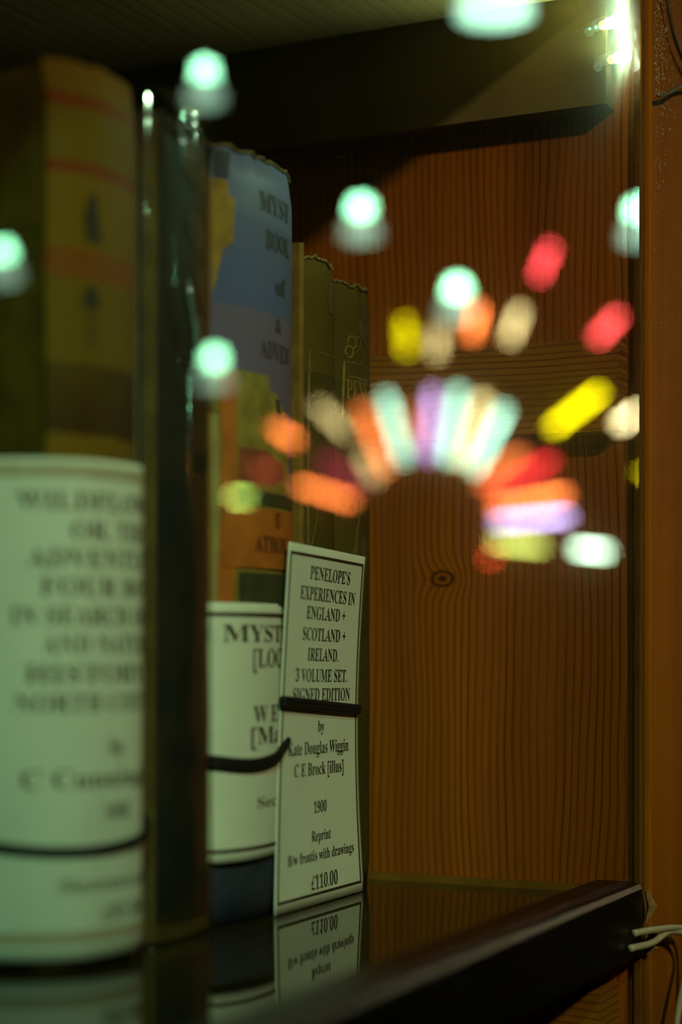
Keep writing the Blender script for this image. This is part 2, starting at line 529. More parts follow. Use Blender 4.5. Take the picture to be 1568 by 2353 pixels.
spotlight((-0.55, -1.05, 1.02), (0.51, 0.22, 0.14), 66.0, (1.0, 0.96, 0.60), 'unseen black ceiling spotlight added to light the end panel and the olive volumes', 16)
spotlight((-0.95, -0.55, 0.95), (0.37, 0.25, 0.09), 58.0, (0.34, 1.0, 0.66), 'unseen black ceiling spotlight added for a green cast on the ochre book', 12)

# ------------------------------------------------------------------ the bookcase
PX = 0.552          # inner face of the end panel
bc = empty('bookcase', (PX, 0.17, -1.30))
tag(bc, 'wooden bookcase with pine end panel, battens and glass front', 'bookcase')
part('side_panel', M['panel'], bc, lambda m: m.box(PX, PX + 0.018, 0.167, 0.47, -1.30, 0.60))
part('back_panel', M['dark_wood'], bc, lambda m: m.box(-0.6, PX, 0.455, 0.47, -1.30, 0.60))
part('upper_shelf', M['upper'], bc, lambda m: m.box(-0.6, PX, 0.1720, 0.455, 0.280, 0.300))
part('upper_cleat', simple('stained_cleat', (0.17, 0.115, 0.040), 0.8, 0.25, 40, 0, 0.1), bc, lambda m: m.box(PX - 0.009, PX, 0.1735, 0.455, 0.2455, 0.280))
bt = MB()
rng = random.Random(4)
nz_ = 22
rows_f, rows_b = [], []
for j in range(nz_ + 1):
    z = 0.1442 + (0.1730 - 0.1442) * j / nz_
    e = 0.1690 + 0.0004 * rng.random() + (0.0005 if j % 3 == 0 else 0)
    rows_f.append([(PX - 0.0085, e, z), (PX - 0.0085, e + 0.002, z), (PX - 0.0085, 0.455, z)])
    rows_b.append([(PX, e, z), (PX, e + 0.002, z), (PX, 0.455, z)])
bt.shell(rows_f, rows_b)
bt.build('batten', M['batten'], bc)
part('glazing_bead', M['bead'], bc, lambda m: m.box(0.5494, 0.5534, 0.1640, 0.1668, -0.16, 0.60), bevel=0.0006)
part('stile', M['stile'], bc, lambda m: m.box(0.5546, 0.66, 0.1625, 0.1668, -1.30, 0.60), bevel=0.0008)
part('lower_cleat', M['batten'], bc, lambda m: m.box(PX - 0.02, PX, 0.172, 0.455, -0.055, -0.028))
part('shelf_board', M['dark_wood'], bc, lambda m: m.box(-0.6, PX, 0.1795, 0.455, -0.020, -0.006))
# chipped splinters beside the end of the rail
for i, (sx_, sz_, l_) in enumerate(((0.5475, -0.003, 0.010), (0.549, -0.012, 0.005), (0.5485, -0.016, 0.004))):
    part('splinter', M['raw'], bc, lambda m: m.tube([(sx_, 0.162, sz_ + l_ / 2), (sx_ + 0.0012, 0.1605, sz_), (sx_ - 0.0003, 0.162, sz_ - l_ / 2)], [0.0006, 0.0016, 0.0004], 6))

gs = empty('glass_shelf', (0.0, 0.18, -0.006))
tag(gs, 'glossy glass shelf under the books, reflecting the price slips', 'shelf')
part('sheet', M['shelf'], gs, lambda m: m.box(-0.5, PX - 0.0035, 0.1795, 0.45, -0.006, 0.0))
part('edge_reflection', M['shelf_edge'], gs, lambda m: m.box(PX - 0.0034, PX - 0.0003, 0.1795, 0.45, -0.006, 0.0022))  # lighter amber colour stands in for the reflection in the glass edge

# front rail: rounded top, thicker end
rl = MB()
prof = [(0.1620, -0.017), (0.1620, 0.0030), (0.1628, 0.0044), (0.1645, 0.0050), (0.1765, 0.0050), (0.1785, 0.0042), (0.1792, 0.0025), (0.1792, -0.017)]
xs = [-0.5, 0.3, 0.5, 0.538, 0.543, 0.5455]
rows = []
for i, x in enumerate(xs):
    sh = 0.0012 if i == len(xs) - 1 else 0
    rows.append([(x, min(max(y, 0.162 + sh), 0.1792 - sh), z - (sh if z > 0 else 0)) for y, z in prof])
rl.grid(rows, close=True)
rl.f.append(tuple(range(len(prof))))
rl.f.append(tuple((len(xs) - 1) * len(prof) + i for i in range(len(prof))))
ro = rl.build('front_rail', M['rail'], bc)
ro['label'] = 'dark polished rail along the front edge of the shelf'

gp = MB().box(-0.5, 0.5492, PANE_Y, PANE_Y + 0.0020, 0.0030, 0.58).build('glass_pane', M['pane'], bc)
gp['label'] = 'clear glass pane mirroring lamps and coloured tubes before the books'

# ------------------------------------------------------------------ books
def torn(x, seed, amp):
    return amp * (noise.noise(Vector((x * 260, seed, 0.3))) + 0.6 * noise.noise(Vector((x * 900, seed, 1.3))))

def spine_y(x, x0, x1, y0, bulge):
    t = (2 * x - x0 - x1) / (x1 - x0)
    return y0 + bulge * (0.75 * t * t + 0.25 * t ** 6)

class Book:
    def __init__(s, name, label, group, x0, x1, y0, bulge, h, depth, spine_mat, board_mat, tear=0.0012, seed=1.0, inset=0.0022, rise=0.0):
        s.x0, s.x1, s.y0, s.b, s.h = x0, x1, y0, bulge, h
        s.o = empty(name, ((x0 + x1) / 2, y0 + bulge, 0))
        tag(s.o, label, 'book', group)
        yb = y0 + bulge + 0.0015
        n, mrows = 18, 26
        fr, bk = [], []
        for j in range(mrows + 1):
            r1, r2 = [], []
            for i in range(n + 1):
                x = x0 + (x1 - x0) * i / n
                top = h + torn(x, seed, tear)
                z = 0.0004 + (top - 0.0004) * j / mrows
                y = spine_y(x, x0, x1, y0, bulge) + 0.00025 * noise.noise(Vector((x * 90, z * 60, seed)))
                # head and tail caps roll slightly inwards
                e = min(z, top - z)
                y += 0.0012 * max(0, 1 - e / 0.004) ** 2
                r1.append((x, y, z))
                r2.append((x, y + 0.0013, z))
            fr.append(r1)
            bk.append(r2)
        s.spine = MB().shell(fr, bk).build('spine', spine_mat, s.o, smooth=True)
        t = 0.0026
        hb = h - 0.0015
        for xa, xb in ((x0, x0 + t), (x1 - t, x1)):
            part('board', board_mat, s.o, lambda m: m.box(xa, xb, yb, yb + depth, 0.0, hb), bevel=0.0005)
        part('page_block', M['pages'], s.o, lambda m: m.box(x0 + t + 0.0002, x1 - t - 0.0002, yb + 0.002, yb + depth - inset, 0.003, hb - 0.004))
    def P(s, x, z, off=0.0):
        d = 0.0004
        y = spine_y(x, s.x0, s.x1, s.y0, s.b)
        sl = (spine_y(x + d, s.x0, s.x1, s.y0, s.b) - spine_y(x - d, s.x0, s.x1, s.y0, s.b)) / (2 * d)
        n_ = Vector((sl, -1, 0)).normalized()
        return (x + off * n_.x, y + off * n_.y, z)
    def patch(s, name, mat, rows, off=0.0003, cols=12, label=None):
        """rows = [(z, xleft, xright)] from the foot up"""
        out = []
        for k in range(len(rows) - 1):
            (z0, l0, r0), (z1, l1, r1) = rows[k], rows[k + 1]
            st = max(1, int(abs(z1 - z0) / 0.004))
            for q in range(st + (1 if k == len(rows) - 2 else 0)):
                t = q / st
                out.append((z0 + (z1 - z0) * t, l0 + (l1 - l0) * t, r0 + (r1 - r0) * t))
        grid_ = lambda o_: [[s.P(l + (r - l) * i / cols, z, o_) for i in range(cols + 1)] for z, l, r in out]
        o = MB().shell(grid_(off), grid_(off - 0.00022)).build(name, mat, s.spine, smooth=False)
        if label:
            o['label'] = label
        return o

SERIF = {}
def serif(t):
    o = ''
    for c in t:
        if 'A' <= c <= 'Z':
            o += chr(0x1D400 + ord(c) - 65)
        elif 'a' <= c <= 'z':
            o += chr(0x1D41A + ord(c) - 97)
        elif '0' <= c <= '9':
            o += chr(0x1D7CE + ord(c) - 48)
        else:
            o += c
    return o

def lettering(name, text, width, height, fn, mat, parent, cx, cz, slant=0.0):
    """flat print: text centred at (cx, cz) on the surface fn(s, z) -> point; height = cap height"""
    c = bpy.data.curves.new('tmp', 'FONT')
    c.body = serif(text)
    c.resolution_u = 3
    o = bpy.data.objects.new('tmp', c)
    COL.objects.link(o)
    dg = bpy.context.evaluated_depsgraph_get()
    me = bpy.data.meshes.new_from_object(o.evaluated_get(dg))
    bpy.data.objects.remove(o)
    bpy.data.curves.remove(c)
    xs_ = [v.co.x for v in me.vertices]
    a, b = min(xs_), max(xs_)
    kx = width / (b - a)
    ky = height / 0.66
    w0 = wloc(parent)
    for v in me.vertices:
        q = (v.co.x - (a + b) / 2) * kx
        r = v.co.y * ky - height / 2 + slant * q
        p = fn(cx + q, cz + r)
        v.co = (p[0] - w0.x, p[1] - w0.y, p[2] - w0.z)
    me.materials.clear()
    me.materials.append(mat)
    me.name = name
    ob = bpy.data.objects.new(name, me)
    COL.objects.link(ob)
    ob.parent = parent
    return ob

# --- first book: tall ochre cloth volume, its slip wrapped round the spine
OC, OC2, RD, DK = (0.125, 0.072, 0.003), (0.145, 0.078, 0.003), (0.15, 0.030, 0.003), (0.045, 0.022, 0.002)
spine1 = banded('ochre_pictorial_spine', [(0.0, OC2), (0.128, DK), (0.145, OC), (0.166, (0.17, 0.05, 0.004)), (0.173, OC2), (0.1912, RD), (0.1932, OC), (0.2075, RD), (0.2098, OC2)], 0.23, wear=0.45, wear_col=(0.11, 0.068, 0.006))
b1 = Book('cloth_book', 'tall ochre cloth book with red spine lines, behind the widest price slip', 'old books on the shelf',
          0.3605, 0.3975, 0.2465, 0.0075, 0.2185, 0.15, spine1, simple('ochre_cloth', (0.075, 0.048, 0.003), 0.85, 0.4, 120, 0.3, 0.05), 0.0009, 2.0)
dkp = simple('dark_print', (0.035, 0.022, 0.005), 0.8, 0.4, 200)
redp = simple('red_print', (0.22, 0.035, 0.006), 0.8, 0.4, 200)
b1.patch('printed_figure', dkp, [(0.1755, 0.3685, 0.3735), (0.181, 0.368, 0.3725), (0.187, 0.3695, 0.3715)])
b1.patch('printed_post', dkp, [(0.150, 0.3695, 0.3703), (0.160, 0.3695, 0.3703)])
b1.patch('printed_finial', dkp, [(0.1598, 0.3672, 0.3728), (0.1645, 0.3688, 0.3712)])

# --- second book: dark blue-black, in a clear film
spine2 = banded('navy_mottled_spine', [(0.0, (0.045, 0.034, 0.012)), (0.007, (0.016, 0.018, 0.018)), (0.05, (0.020, 0.019, 0.016)), (0.12, (0.030, 0.024, 0.016))], 0.23, rough=0.55, wear=0.55, wear_col=(0.055, 0.036, 0.012), scale=120)
b2 = Book('filmed_book', 'dark navy book in a clear plastic film, between the ochre and blue books', 'old books on the shelf',
          0.3990, 0.4322, 0.2480, 0.0035, 0.2165, 0.15, spine2, simple('tan_board', (0.16, 0.115, 0.035), 0.7, 0.35, 150), 0.0012, 5.0)
b2.patch('tan_hinge', simple('tan_cloth', (0.15, 0.10, 0.022), 0.7, 0.35, 150), [(0.0008, 0.3990, 0.4022), (0.215, 0.3990, 0.4030)], 0.0003, cols=4)
mot = simple('rubbed_brown', (0.075, 0.045, 0.014), 0.8, 0.5, 160)
for z_, xa_, xb_, h_ in ((0.198, 0.412, 0.431, 0.013), (0.183, 0.414, 0.427, 0.010), (0.168, 0.421, 0.431, 0.012), (0.150, 0.417, 0.431, 0.016)):
    b2.patch('rubbed_patch', mot, [(z_, (xa_ + xb_) / 2, (xa_ + xb_) / 2 + 0.002), (z_ + 0.3 * h_, xa_ + 0.002, xb_), (z_ + 0.7 * h_, xa_, xb_ - 0.002), (z_ + h_, xa_ + 0.004, xb_ - 0.005)], 0.0002)
b2.patch('foot_band', simple('tarnished_gilt', (0.11, 0.07, 0.012), 0.6, 0.4, 200), [(0.0008, 0.3990, 0.4320), (0.0048, 0.3990, 0.4320)], 0.0003)
# film: wraps the spine, stands proud of it, slightly crumpled
def film_pt(i, j, n, m, off):
    x = 0.3985 + (0.4327 - 0.3985) * i / n
    z = 0.0006 + 0.2215 * j / m
    y = spine_y(x, 0.3985, 0.4327, 0.2466, 0.0036) + 0.0006 * noise.noise(Vector((x * 110, z * 16, 4.0))) + 0.00012 * noise.noise(Vector((x * 420, z * 90, 1.0)))
    return (x, y - off, z)
fr = [[film_pt(i, j, 24, 60, 0.0001) for i in range(25)] for j in range(61)]
bk = [[film_pt(i, j, 24, 60, 0.0) for i in range(25)] for j in range(61)]
fo = MB().shell(fr, bk).build('film', M['film'], b2.o, smooth=True)
fo['label'] = 'clear crumpled plastic film over the spine'
# creased folds in the film, ridges added to catch its glints
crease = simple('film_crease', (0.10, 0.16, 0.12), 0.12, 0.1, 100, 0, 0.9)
def fold(pts, r):
    m = MB()
    m.tube([(x, spine_y(x, 0.3985, 0.4327, 0.2466, 0.0036) - 0.0012, z) for x, z in pts], r, 8)
    m.build('film_fold', crease, fo, smooth=True)
fold([(0.4120, 0.1738), (0.4128, 0.1690), (0.4142, 0.1650), (0.4155, 0.1610), (0.4158, 0.1575), (0.4150, 0.1530)], [0.0003, 0.0007, 0.0005, 0.0009, 0.0006, 0.0002])
fold([(0.4085, 0.2140), (0.4090, 0.2080), (0.4093, 0.2010)], [0.0007, 0.0009, 0.0004])
fold([(0.4130, 0.2160), (0.4160, 0.2140), (0.4180, 0.2118)], [0.0004, 0.0007, 0.0008])

# --- third book: blue pictorial jacket, torn
BL, BL2, BLV = (0.090, 0.112, 0.185), (0.072, 0.085, 0.160), (0.115, 0.090, 0.130)
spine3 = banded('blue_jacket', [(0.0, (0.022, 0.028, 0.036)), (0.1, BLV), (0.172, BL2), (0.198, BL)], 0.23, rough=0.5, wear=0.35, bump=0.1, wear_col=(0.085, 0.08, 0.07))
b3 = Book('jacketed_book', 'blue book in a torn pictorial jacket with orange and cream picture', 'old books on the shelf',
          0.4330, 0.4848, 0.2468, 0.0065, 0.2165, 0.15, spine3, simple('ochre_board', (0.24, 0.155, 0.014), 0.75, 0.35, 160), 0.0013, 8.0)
ochre = simple('exposed_ochre_board', (0.27, 0.155, 0.008), 0.8, 0.35, 220, 0.2)
b3.patch('torn_gap', ochre, [(0.162, 0.4332, 0.4345), (0.1708, 0.4332, 0.4345), (0.1868, 0.4332, 0.4382), (0.190, 0.4332, 0.4420), (0.2018, 0.4332, 0.4425), (0.2022, 0.4332, 0.4405), (0.2065, 0.4332, 0.4395)], 0.00035, label='ochre board bared by the torn jacket')
cream_m = simple('cream_print', (0.30, 0.235, 0.06), 0.7, 0.3, 120)
orange_m = simple('orange_print', (0.42, 0.115, 0.006), 0.7, 0.3, 120)
yel_m = simple('olive_yellow_print', (0.25, 0.185, 0.020), 0.7, 0.4, 150)
redo_m = simple('brick_red_print', (0.24, 0.055, 0.015), 0.7, 0.4, 150)
grn_m = simple('dark_green_print', (0.045, 0.045, 0.010), 0.7, 0.4, 150)
brn_m = simple('dark_brown_print', (0.065, 0.035, 0.02), 0.7, 0.4, 150)
navy_m = simple('navy_print', (0.03, 0.032, 0.04), 0.7, 0.3, 150)
b3.patch('picture_ground', yel_m, [(0.0890, 0.4332, 0.4790), (0.1430, 0.4332, 0.4720), (0.1498, 0.4332, 0.4640), (0.1506, 0.4332, 0.4590), (0.1545, 0.4395, 0.4585)], 0.0003)
b3.patch('cream_strip', cream_m, [(0.0890, 0.4332, 0.4362), (0.118, 0.4332, 0.4374), (0.1415, 0.4332, 0.4368)], 0.0006)
b3.patch('navy_corner', navy_m, [(0.2072, 0.4336, 0.4400), (0.2145, 0.4336, 0.4408)], 0.0004)
b3.patch('navy_block', navy_m, [(0.1418, 0.4332, 0.4352), (0.1462, 0.4332, 0.4350)], 0.0006)
b3.patch('orange_band', orange_m, [(0.0890, 0.4362, 0.4415), (0.1165, 0.4374, 0.4440), (0.135, 0.4376, 0.4428), (0.1545, 0.4366, 0.4430)], 0.0006)
b3.patch('red_figure', redo_m, [(0.1235, 0.4440, 0.4610), (0.1262, 0.4440, 0.4690), (0.1300, 0.4440, 0.4665), (0.1330, 0.4440, 0.4560)], 0.0006)
b3.patch('green_line', grn_m, [(0.1175, 0.4440, 0.4780), (0.1212, 0.4440, 0.4780)], 0.0006)
b3.patch('orange_panel', orange_m, [(0.0995, 0.4378, 0.4780), (0.1165, 0.4378, 0.4780)], 0.0009)
b3.patch('green_panel', grn_m, [(0.0890, 0.4438, 0.4780), (0.0982, 0.4438, 0.4780)], 0.0009)
b3.patch('brown_tip', brn_m, [(0.1430, 0.4640, 0.4660), (0.1485, 0.4625, 0.4650)], 0.0006)
jt = simple('jacket_lettering', (0.038, 0.034, 0.022), 0.7, 0.4, 300)
jr = simple('jacket_lettering_red', (0.075, 0.040, 0.030), 0.7, 0.4, 300)
f3 = lambda s_, z: b3.P(min(s_, 0.4847), z, 0.0003)
lettering('jacket_title', 'MYST', 0.0205, 0.0052, f3, jt, b3.spine, 0.4640, 0.2040)
lettering('jacket_title', 'BOOK', 0.0170, 0.0052, f3, jt, b3.spine, 0.4660, 0.1938)
lettering('jacket_title', 'of', 0.0075, 0.0048, f3, jt, b3.spine, 0.4670, 0.1815)
lettering('jacket_title', '&', 0.0040, 0.0040, f3, jr, b3.spine, 0.4650, 0.1700)
lettering('jacket_title', 'ADVEN', 0.0200, 0.0048, f3, jr, b3.spine, 0.4640, 0.1622)
f3b = lambda s_, z: b3.P(min(s_, 0.4847), z, 0.0012)
redi = simple('dark_red_ink', (0.10, 0.018, 0.004), 0.7, 0.3, 300)
lettering('author_line', 'E', 0.0030, 0.0040, f3b, redi, b3.spine, 0.4625, 0.1135)
lettering('author_line', 'ATHOLL', 0.0230, 0.0042, f3b, redi, b3.spine, 0.4615, 0.1065)
lettering('publisher_line', 'NELSON', 0.0170, 0.0028, f3, navy_m, b3.spine, 0.4560, 0.0090)

# --- thin ochre pamphlet pressed between jacket and olive volumes
pm = MB()
pm.shell([[(0.4852 + 0.0010 * i, 0.2500 + 0.0006 * (i - 1.5) ** 2 / 2.25, z + (0.0008 * noise.noise(Vector((i * 1.7, 3, 0))) if z > 0.19 else 0)) for i in range(4)] for z in (0.0, 0.05, 0.1, 0.15, 0.1985)],
         [[(0.4852 + 0.0010 * i, 0.36, z) for i in range(4)] for z in (0.0, 0.05, 0.1, 0.15, 0.1985)])
po = pm.build('pamphlet', simple('ochre_paper_cover', (0.21, 0.11, 0.008), 0.8, 0.4, 200))
tag(po, 'very thin ochre pamphlet squeezed between blue jacket and olive volumes', 'pamphlet')

# --- olive cloth set: two volumes
olive = lambda n, c, w: banded(n, [(0.0, (0.050, 0.036, 0.003)), (0.16, c)], 0.23, rough=0.75, wear=w, bump=0.9, wear_col=(0.11, 0.085, 0.018))
gold = simple('dull_gilt', (0.24, 0.17, 0.015), 0.45, 0.4, 500, 0, 0.5)
gold2 = simple('faded_gilt', (0.15, 0.105, 0.014), 0.5, 0.4, 500, 0, 0.4)
b5 = Book('olive_volume', 'olive cloth volume with frayed head, beside the ochre pamphlet', 'olive three-volume set',
          0.4886, 0.5126, 0.2490, 0.0040, 0.1955, 0.13, olive('olive_cloth', (0.078, 0.054, 0.005), 0.35), simple('olive_board', (0.065, 0.055, 0.01), 0.8, 0.3, 200, 0.3), 0.0017, 11.0)
b6 = Book('olive_volume', 'end olive cloth volume with gilt letters, facing the pine panel', 'olive three-volume set',
          0.5129, 0.5388, 0.2490, 0.0040, 0.1925, 0.13, olive('olive_grained_cloth', (0.066, 0.047, 0.005), 0.25), simple('olive_board_end', (0.065, 0.055, 0.01), 0.8, 0.3, 200, 0.3), 0.0014, 17.0)

frayed = simple('frayed_threads', (0.21, 0.165, 0.055), 0.9, 0.4, 700, 0.4, 0.05)
def fray(book, seed, tear, xa, xb, r):
    m = MB()
    n_ = 26
    pts = []
    for i in range(n_ + 1):
        x = xa + (xb - xa) * i / n_
        p = book.P(x, book.h + torn(x, seed, tear) - 0.0002, -0.0008)
        pts.append((p[0], p[1] - 0.0004 * noise.noise(Vector((x * 700, seed, 0))), p[2] + 0.0004 * noise.noise(Vector((x * 1500, seed, 7)))))
    m.tube(pts, [r * (0.6 + 0.8 * abs(noise.noise(Vector((p[0] * 800, seed, 3))))) for p in pts], 6)
    m.build('frayed_head', frayed, book.spine)
fray(b5, 11.0, 0.0017, 0.4890, 0.5122, 0.0007)
fray(b6, 17.0, 0.0014, 0.5132, 0.5384, 0.0006)
fray(b3, 8.0, 0.0013, 0.4336, 0.4840, 0.0005)
def gilt(book, name, pts, w, mat=gold, closed=False):
    """thin line of gilt printed on a spine through (x, z) points"""
    P_ = [Vector((x, z)) for x, z in pts]
    f_, b_ = [], []
    L1, L2 = [], []
    for i, p in enumerate(P_):
        t = (P_[min(i + 1, len(P_) - 1)] - P_[max(i - 1, 0)]).normalized()
        n_ = Vector((-t.y, t.x)) * w / 2
        L1.append(p + n_)
        L2.append(p - n_)
    g1 = [[book.P(q.x, q.y, 0.00022) for q in L1], [book.P(q.x, q.y, 0.00022) for q in L2]]
    g0 = [[book.P(q.x, q.y, 0.00002) for q in L1], [book.P(q.x, q.y, 0.00002) for q in L2]]
    return MB().shell(g1, g0).build(name, mat, book.spine)

def arc(cx, cz, r, a0, a1, n=14):
    return [(cx + r * math.cos(R(a0 + (a1 - a0) * i / n)), cz + r * math.sin(R(a0 + (a1 - a0) * i / n))) for i in range(n + 1)]
gilt(b5, 'gilt_rule', [(0.4915, 0.108), (0.4915, 0.130), (0.4917, 0.150), (0.4919, 0.1668)], 0.0007, gold2)
gilt(b5, 'gilt_rule', [(0.4919, 0.1668), (0.4975, 0.1668), (0.5035, 0.1668), (0.5075, 0.1666)], 0.0005, gold2)
gilt(b5, 'gilt_flourish', arc(0.4965, 0.098, 0.012, 60, -30), 0.0005, gold2)
gilt(b5, 'gilt_flourish', [(0.4925, 0.107), (0.4950, 0.116), (0.4955, 0.122)], 0.0004, gold2)
for i, (ra, rc) in enumerate(((0.0035, 'a'),)):
    b5.patch('worn_spot', simple('rubbed_cloth', (0.10, 0.065, 0.012), 0.8, 0.3, 400), [(0.180, 0.5020, 0.5055), (0.185, 0.5010, 0.5065), (0.190, 0.5030, 0.5070)], 0.0002)
gilt(b6, 'gilt_rule', [(0.5157, 0.1480), (0.5159, 0.1560), (0.5163, 0.1672)], 0.0008)
gilt(b6, 'gilt_rule', [(0.5163, 0.1672), (0.5210, 0.1672), (0.5260, 0.1670), (0.5335, 0.1668)], 0.0004, gold2)
gilt(b6, 'gilt_rule', [(0.5177, 0.1627), (0.5230, 0.1627), (0.5295, 0.1625)], 0.0004)
gilt(b6, 'gilt_curl', arc(0.5185, 0.1705, 0.0018, 220, -120), 0.0005)
gilt(b6, 'gilt_curl', arc(0.5197, 0.1735, 0.0020, 200, -90), 0.0005)
gilt(b6, 'gilt_curl', arc(0.5231, 0.1738, 0.0018, 260, -60), 0.0004, gold2)
gilt(b6, 'gilt_curl', arc(0.5240, 0.1695, 0.0022, 160, -80), 0.0004, gold2)
f6 = lambda s_, z: b6.P(min(max(s_, 0.513), 0.5387), z, 0.0002)
lettering('gilt_title', 'PENE', 0.0130, 0.0060, f6, gold, b6.spine, 0.5235, 0.1585)
lettering('gilt_title', 'LOPE', 0.0120, 0.0050, f6, gold2, b6.spine, 0.5240, 0.1500)
leafm = simple('faded_brown_blocking', (0.085, 0.055, 0.012), 0.7, 0.3, 300)
for cx_, cz_ in ((0.5271, 0.1835), (0.5247, 0.1790), (0.5295, 0.1790), (0.5271, 0.1765)):
    b6.patch('clover_leaf', leafm, [(cz_ - 0.0026, cx_ - 0.0006, cx_ + 0.0006), (cz_ - 0.0014, cx_ - 0.0020, cx_ + 0.0020), (cz_ + 0.0008, cx_ - 0.0022, cx_ + 0.0022), (cz_ + 0.0024, cx_ - 0.0010, cx_ + 0.0010)], 0.0002, cols=4)
gilt(b6, 'gilt_flourish', [(0.5195, 0.1020), (0.5215, 0.1100), (0.5235, 0.1170), (0.5240, 0.1240)], 0.0005, gold2)
gilt(b6, 'gilt_flourish', [(0.5210, 0.1020), (0.5223, 0.1090), (0.5227, 0.1130)], 0.0004, gold2)
b6.patch('clover_leaf', leafm, [(0.1050, 0.5260, 0.5280), (0.1080, 0.5245, 0.5295), (0.1120, 0.5255, 0.5290)], 0.0002, cols=4)

# ------------------------------------------------------------------ price slips
class Track:
    """smooth plan curve with arc length, used by a slip and by the cord round it"""
    def __init__(s, ctrl):
        P_ = [Vector(p) for p in ctrl]
        P_ = [2 * P_[0] - P_[1]] + P_ + [2 * P_[-1] - P_[-2]]
        s.p = []
        for i in range(1, len(P_) - 2):
            a, b, c, d = P_[i - 1:i + 3]
            for k in range(12):
                t = k / 12
                s.p.append(0.5 * ((2 * b) + (-a + c) * t + (2 * a - 5 * b + 4 * c - d) * t * t + (-a + 3 * b - 3 * c + d) * t ** 3))
        s.p.append(P_[-2])
        s.L = [0]
        for i in range(1, len(s.p)):
            s.L.append(s.L[-1] + (s.p[i] - s.p[i - 1]).length)
    def at(s, q, off=0.0):
        q = min(max(q, 0.0), s.L[-1] - 1e-6)
        i = next(k for k in range(len(s.L) - 1) if s.L[k + 1] >= q)
        t = (q - s.L[i]) / (s.L[i + 1] - s.L[i])
        p = s.p[i].lerp(s.p[i + 1], t)
        d = (s.p[i + 1] - s.p[i]).normalized()
        n_ = Vector((d.y, -d.x))
        return p + off * n_

def slip(name, label, fn, s0, s1, z0, z1, ns=40, nz=30):
    p0 = fn((s0 + s1) / 2, z0, 0)
    r = empty(name, p0)
    tag(r, label, 'price slip', 'printed price slips')
    g = lambda o_: [[fn(s0 + (s1 - s0) * i / ns, z0 + (z1 - z0) * j / nz, o_) for i in range(ns + 1)] for j in range(nz + 1)]
    return MB().shell(g(0.0001), g(-0.00008)).build('paper', M['paper'], r, smooth=True)

def border(r, fn, s0, s1, z0, z1, w, mat, off=0.00025, sides='tblr'):
    def strip(a0, a1, b0, b1, ns, nz):
        g = lambda o_: [[fn(a0 + (a1 - a0) * i / ns, b0 + (b1 - b0) * j / nz, o_) for i in range(ns + 1)] for j in range(nz + 1)]
        MB().shell(g(off), g(off - 0.0001)).build('border_line', mat, r)
    if 't' in sides: strip(s0, s1, z1 - w, z1, 40, 1)
    if 'b' in sides: strip(s0, s1, z0, z0 + w, 40, 1)
    if 'l' in sides: strip(s0, s0 + w, z0, z1, 1, 30)
    if 'r' in sides: strip(s1 - w, s1, z0, z1, 1, 30)

def lines(r, fn, data, mat, off=0.00025):
    g = lambda s_, z: fn(s_, z, off)
    for text, sc_, z, w, h in data:
        lettering('printed_line', text, w, h, g, mat, r, sc_, z)

# slip on the ochre book
T1 = Track([(0.3505, 0.2785), (0.3535, 0.2690), (0.3580, 0.2575), (0.3655, 0.2485), (0.3755, 0.2448), (0.3855, 0.2444), (0.3925, 0.2480), (0.3960, 0.2520)])
S1c = 0.0455
def F1(s_, z, off):
    p = T1.at(s_, off + 0.0003)
    return (p.x, p.y, z)
L1 = slip('price_slip', 'wide cream price slip wrapped round the ochre book', F1, 0.0, T1.L[-1], 0.0024, 0.1225)
border(L1, F1, 0.0, T1.L[-1], 0.1178, 0.1212, 0.0032, M['ink_pale'], sides='t')
border(L1, F1, 0.0, T1.L[-1], 0.0062, 0.1, 0.0030, M['ink_pale'], sides='b')
lines(L1, F1, [('WILDFLOWERS', S1c, 0.1124, 0.052, 0.0042), ('OR, THE', S1c, 0.1054, 0.0265, 0.0042), ('ADVENTURES', S1c, 0.0986, 0.047, 0.0042),
               ('FOUR BOYS', S1c, 0.0918, 0.041, 0.0042), ('IN SEARCH OF THE', S1c, 0.0848, 0.055, 0.0042), ('AND NATURAL', S1c, 0.0780, 0.040, 0.0042),
               ('HISTORY OF', S1c, 0.0709, 0.048, 0.0042), ('NORTH COUNTRY', S1c, 0.0639, 0.053, 0.0042), ('by', S1c, 0.0532, 0.0052, 0.0040),
               ('C Cunningham', S1c, 0.0456, 0.050, 0.0042), ('1880', S1c, 0.0373, 0.0085, 0.0034)], M['ink_mid'])
lines(L1, F1, [('Illustrated edition', S1c + 0.002, 0.0201, 0.036, 0.0030), ('£85.00', S1c + 0.003, 0.0128, 0.016, 0.0036)], M['ink_soft'])

# slip on the blue-jacketed book
T2 = Track([(0.4315, 0.2590), (0.4318, 0.2540), (0.4332, 0.2505), (0.4375, 0.2478), (0.4450, 0.2458), (0.4540, 0.2454), (0.4630, 0.2464), (0.4720, 0.2485), (0.4785, 0.2505), (0.4835, 0.2532)])
def F2(s_, z, off):
    p = T2.at(s_, off + 0.0003)
    return (p.x, p.y, z)
L2 = slip('price_slip', 'cream price slip across the blue-jacketed book, partly behind the end slip', F2, 0.006, T2.L[-1], 0.0180, 0.0895)
border(L2, F2, 0.006, T2.L[-1], 0.0205, 0.0868, 0.0011, M['ink'], sides='tb')
S2c = 0.0435
lines(L2, F2, [('MYSTERIES', S2c, 0.0810, 0.064, 0.0046), ('[LOCKED]', S2c, 0.0741, 0.040, 0.0050), ('by', S2c + 0.0005, 0.0635, 0.0042, 0.0036),
               ('W E ABEL', S2c, 0.0583, 0.040, 0.0046), ('[Mary S]', S2c, 0.0523, 0.042, 0.0046)], M['ink'])
lines(L2, F2, [('Second ed', S2c + 0.001, 0.0335, 0.038, 0.0030), ('£45', S2c + 0.003, 0.0245, 0.018, 0.0052)], M['ink_soft'])

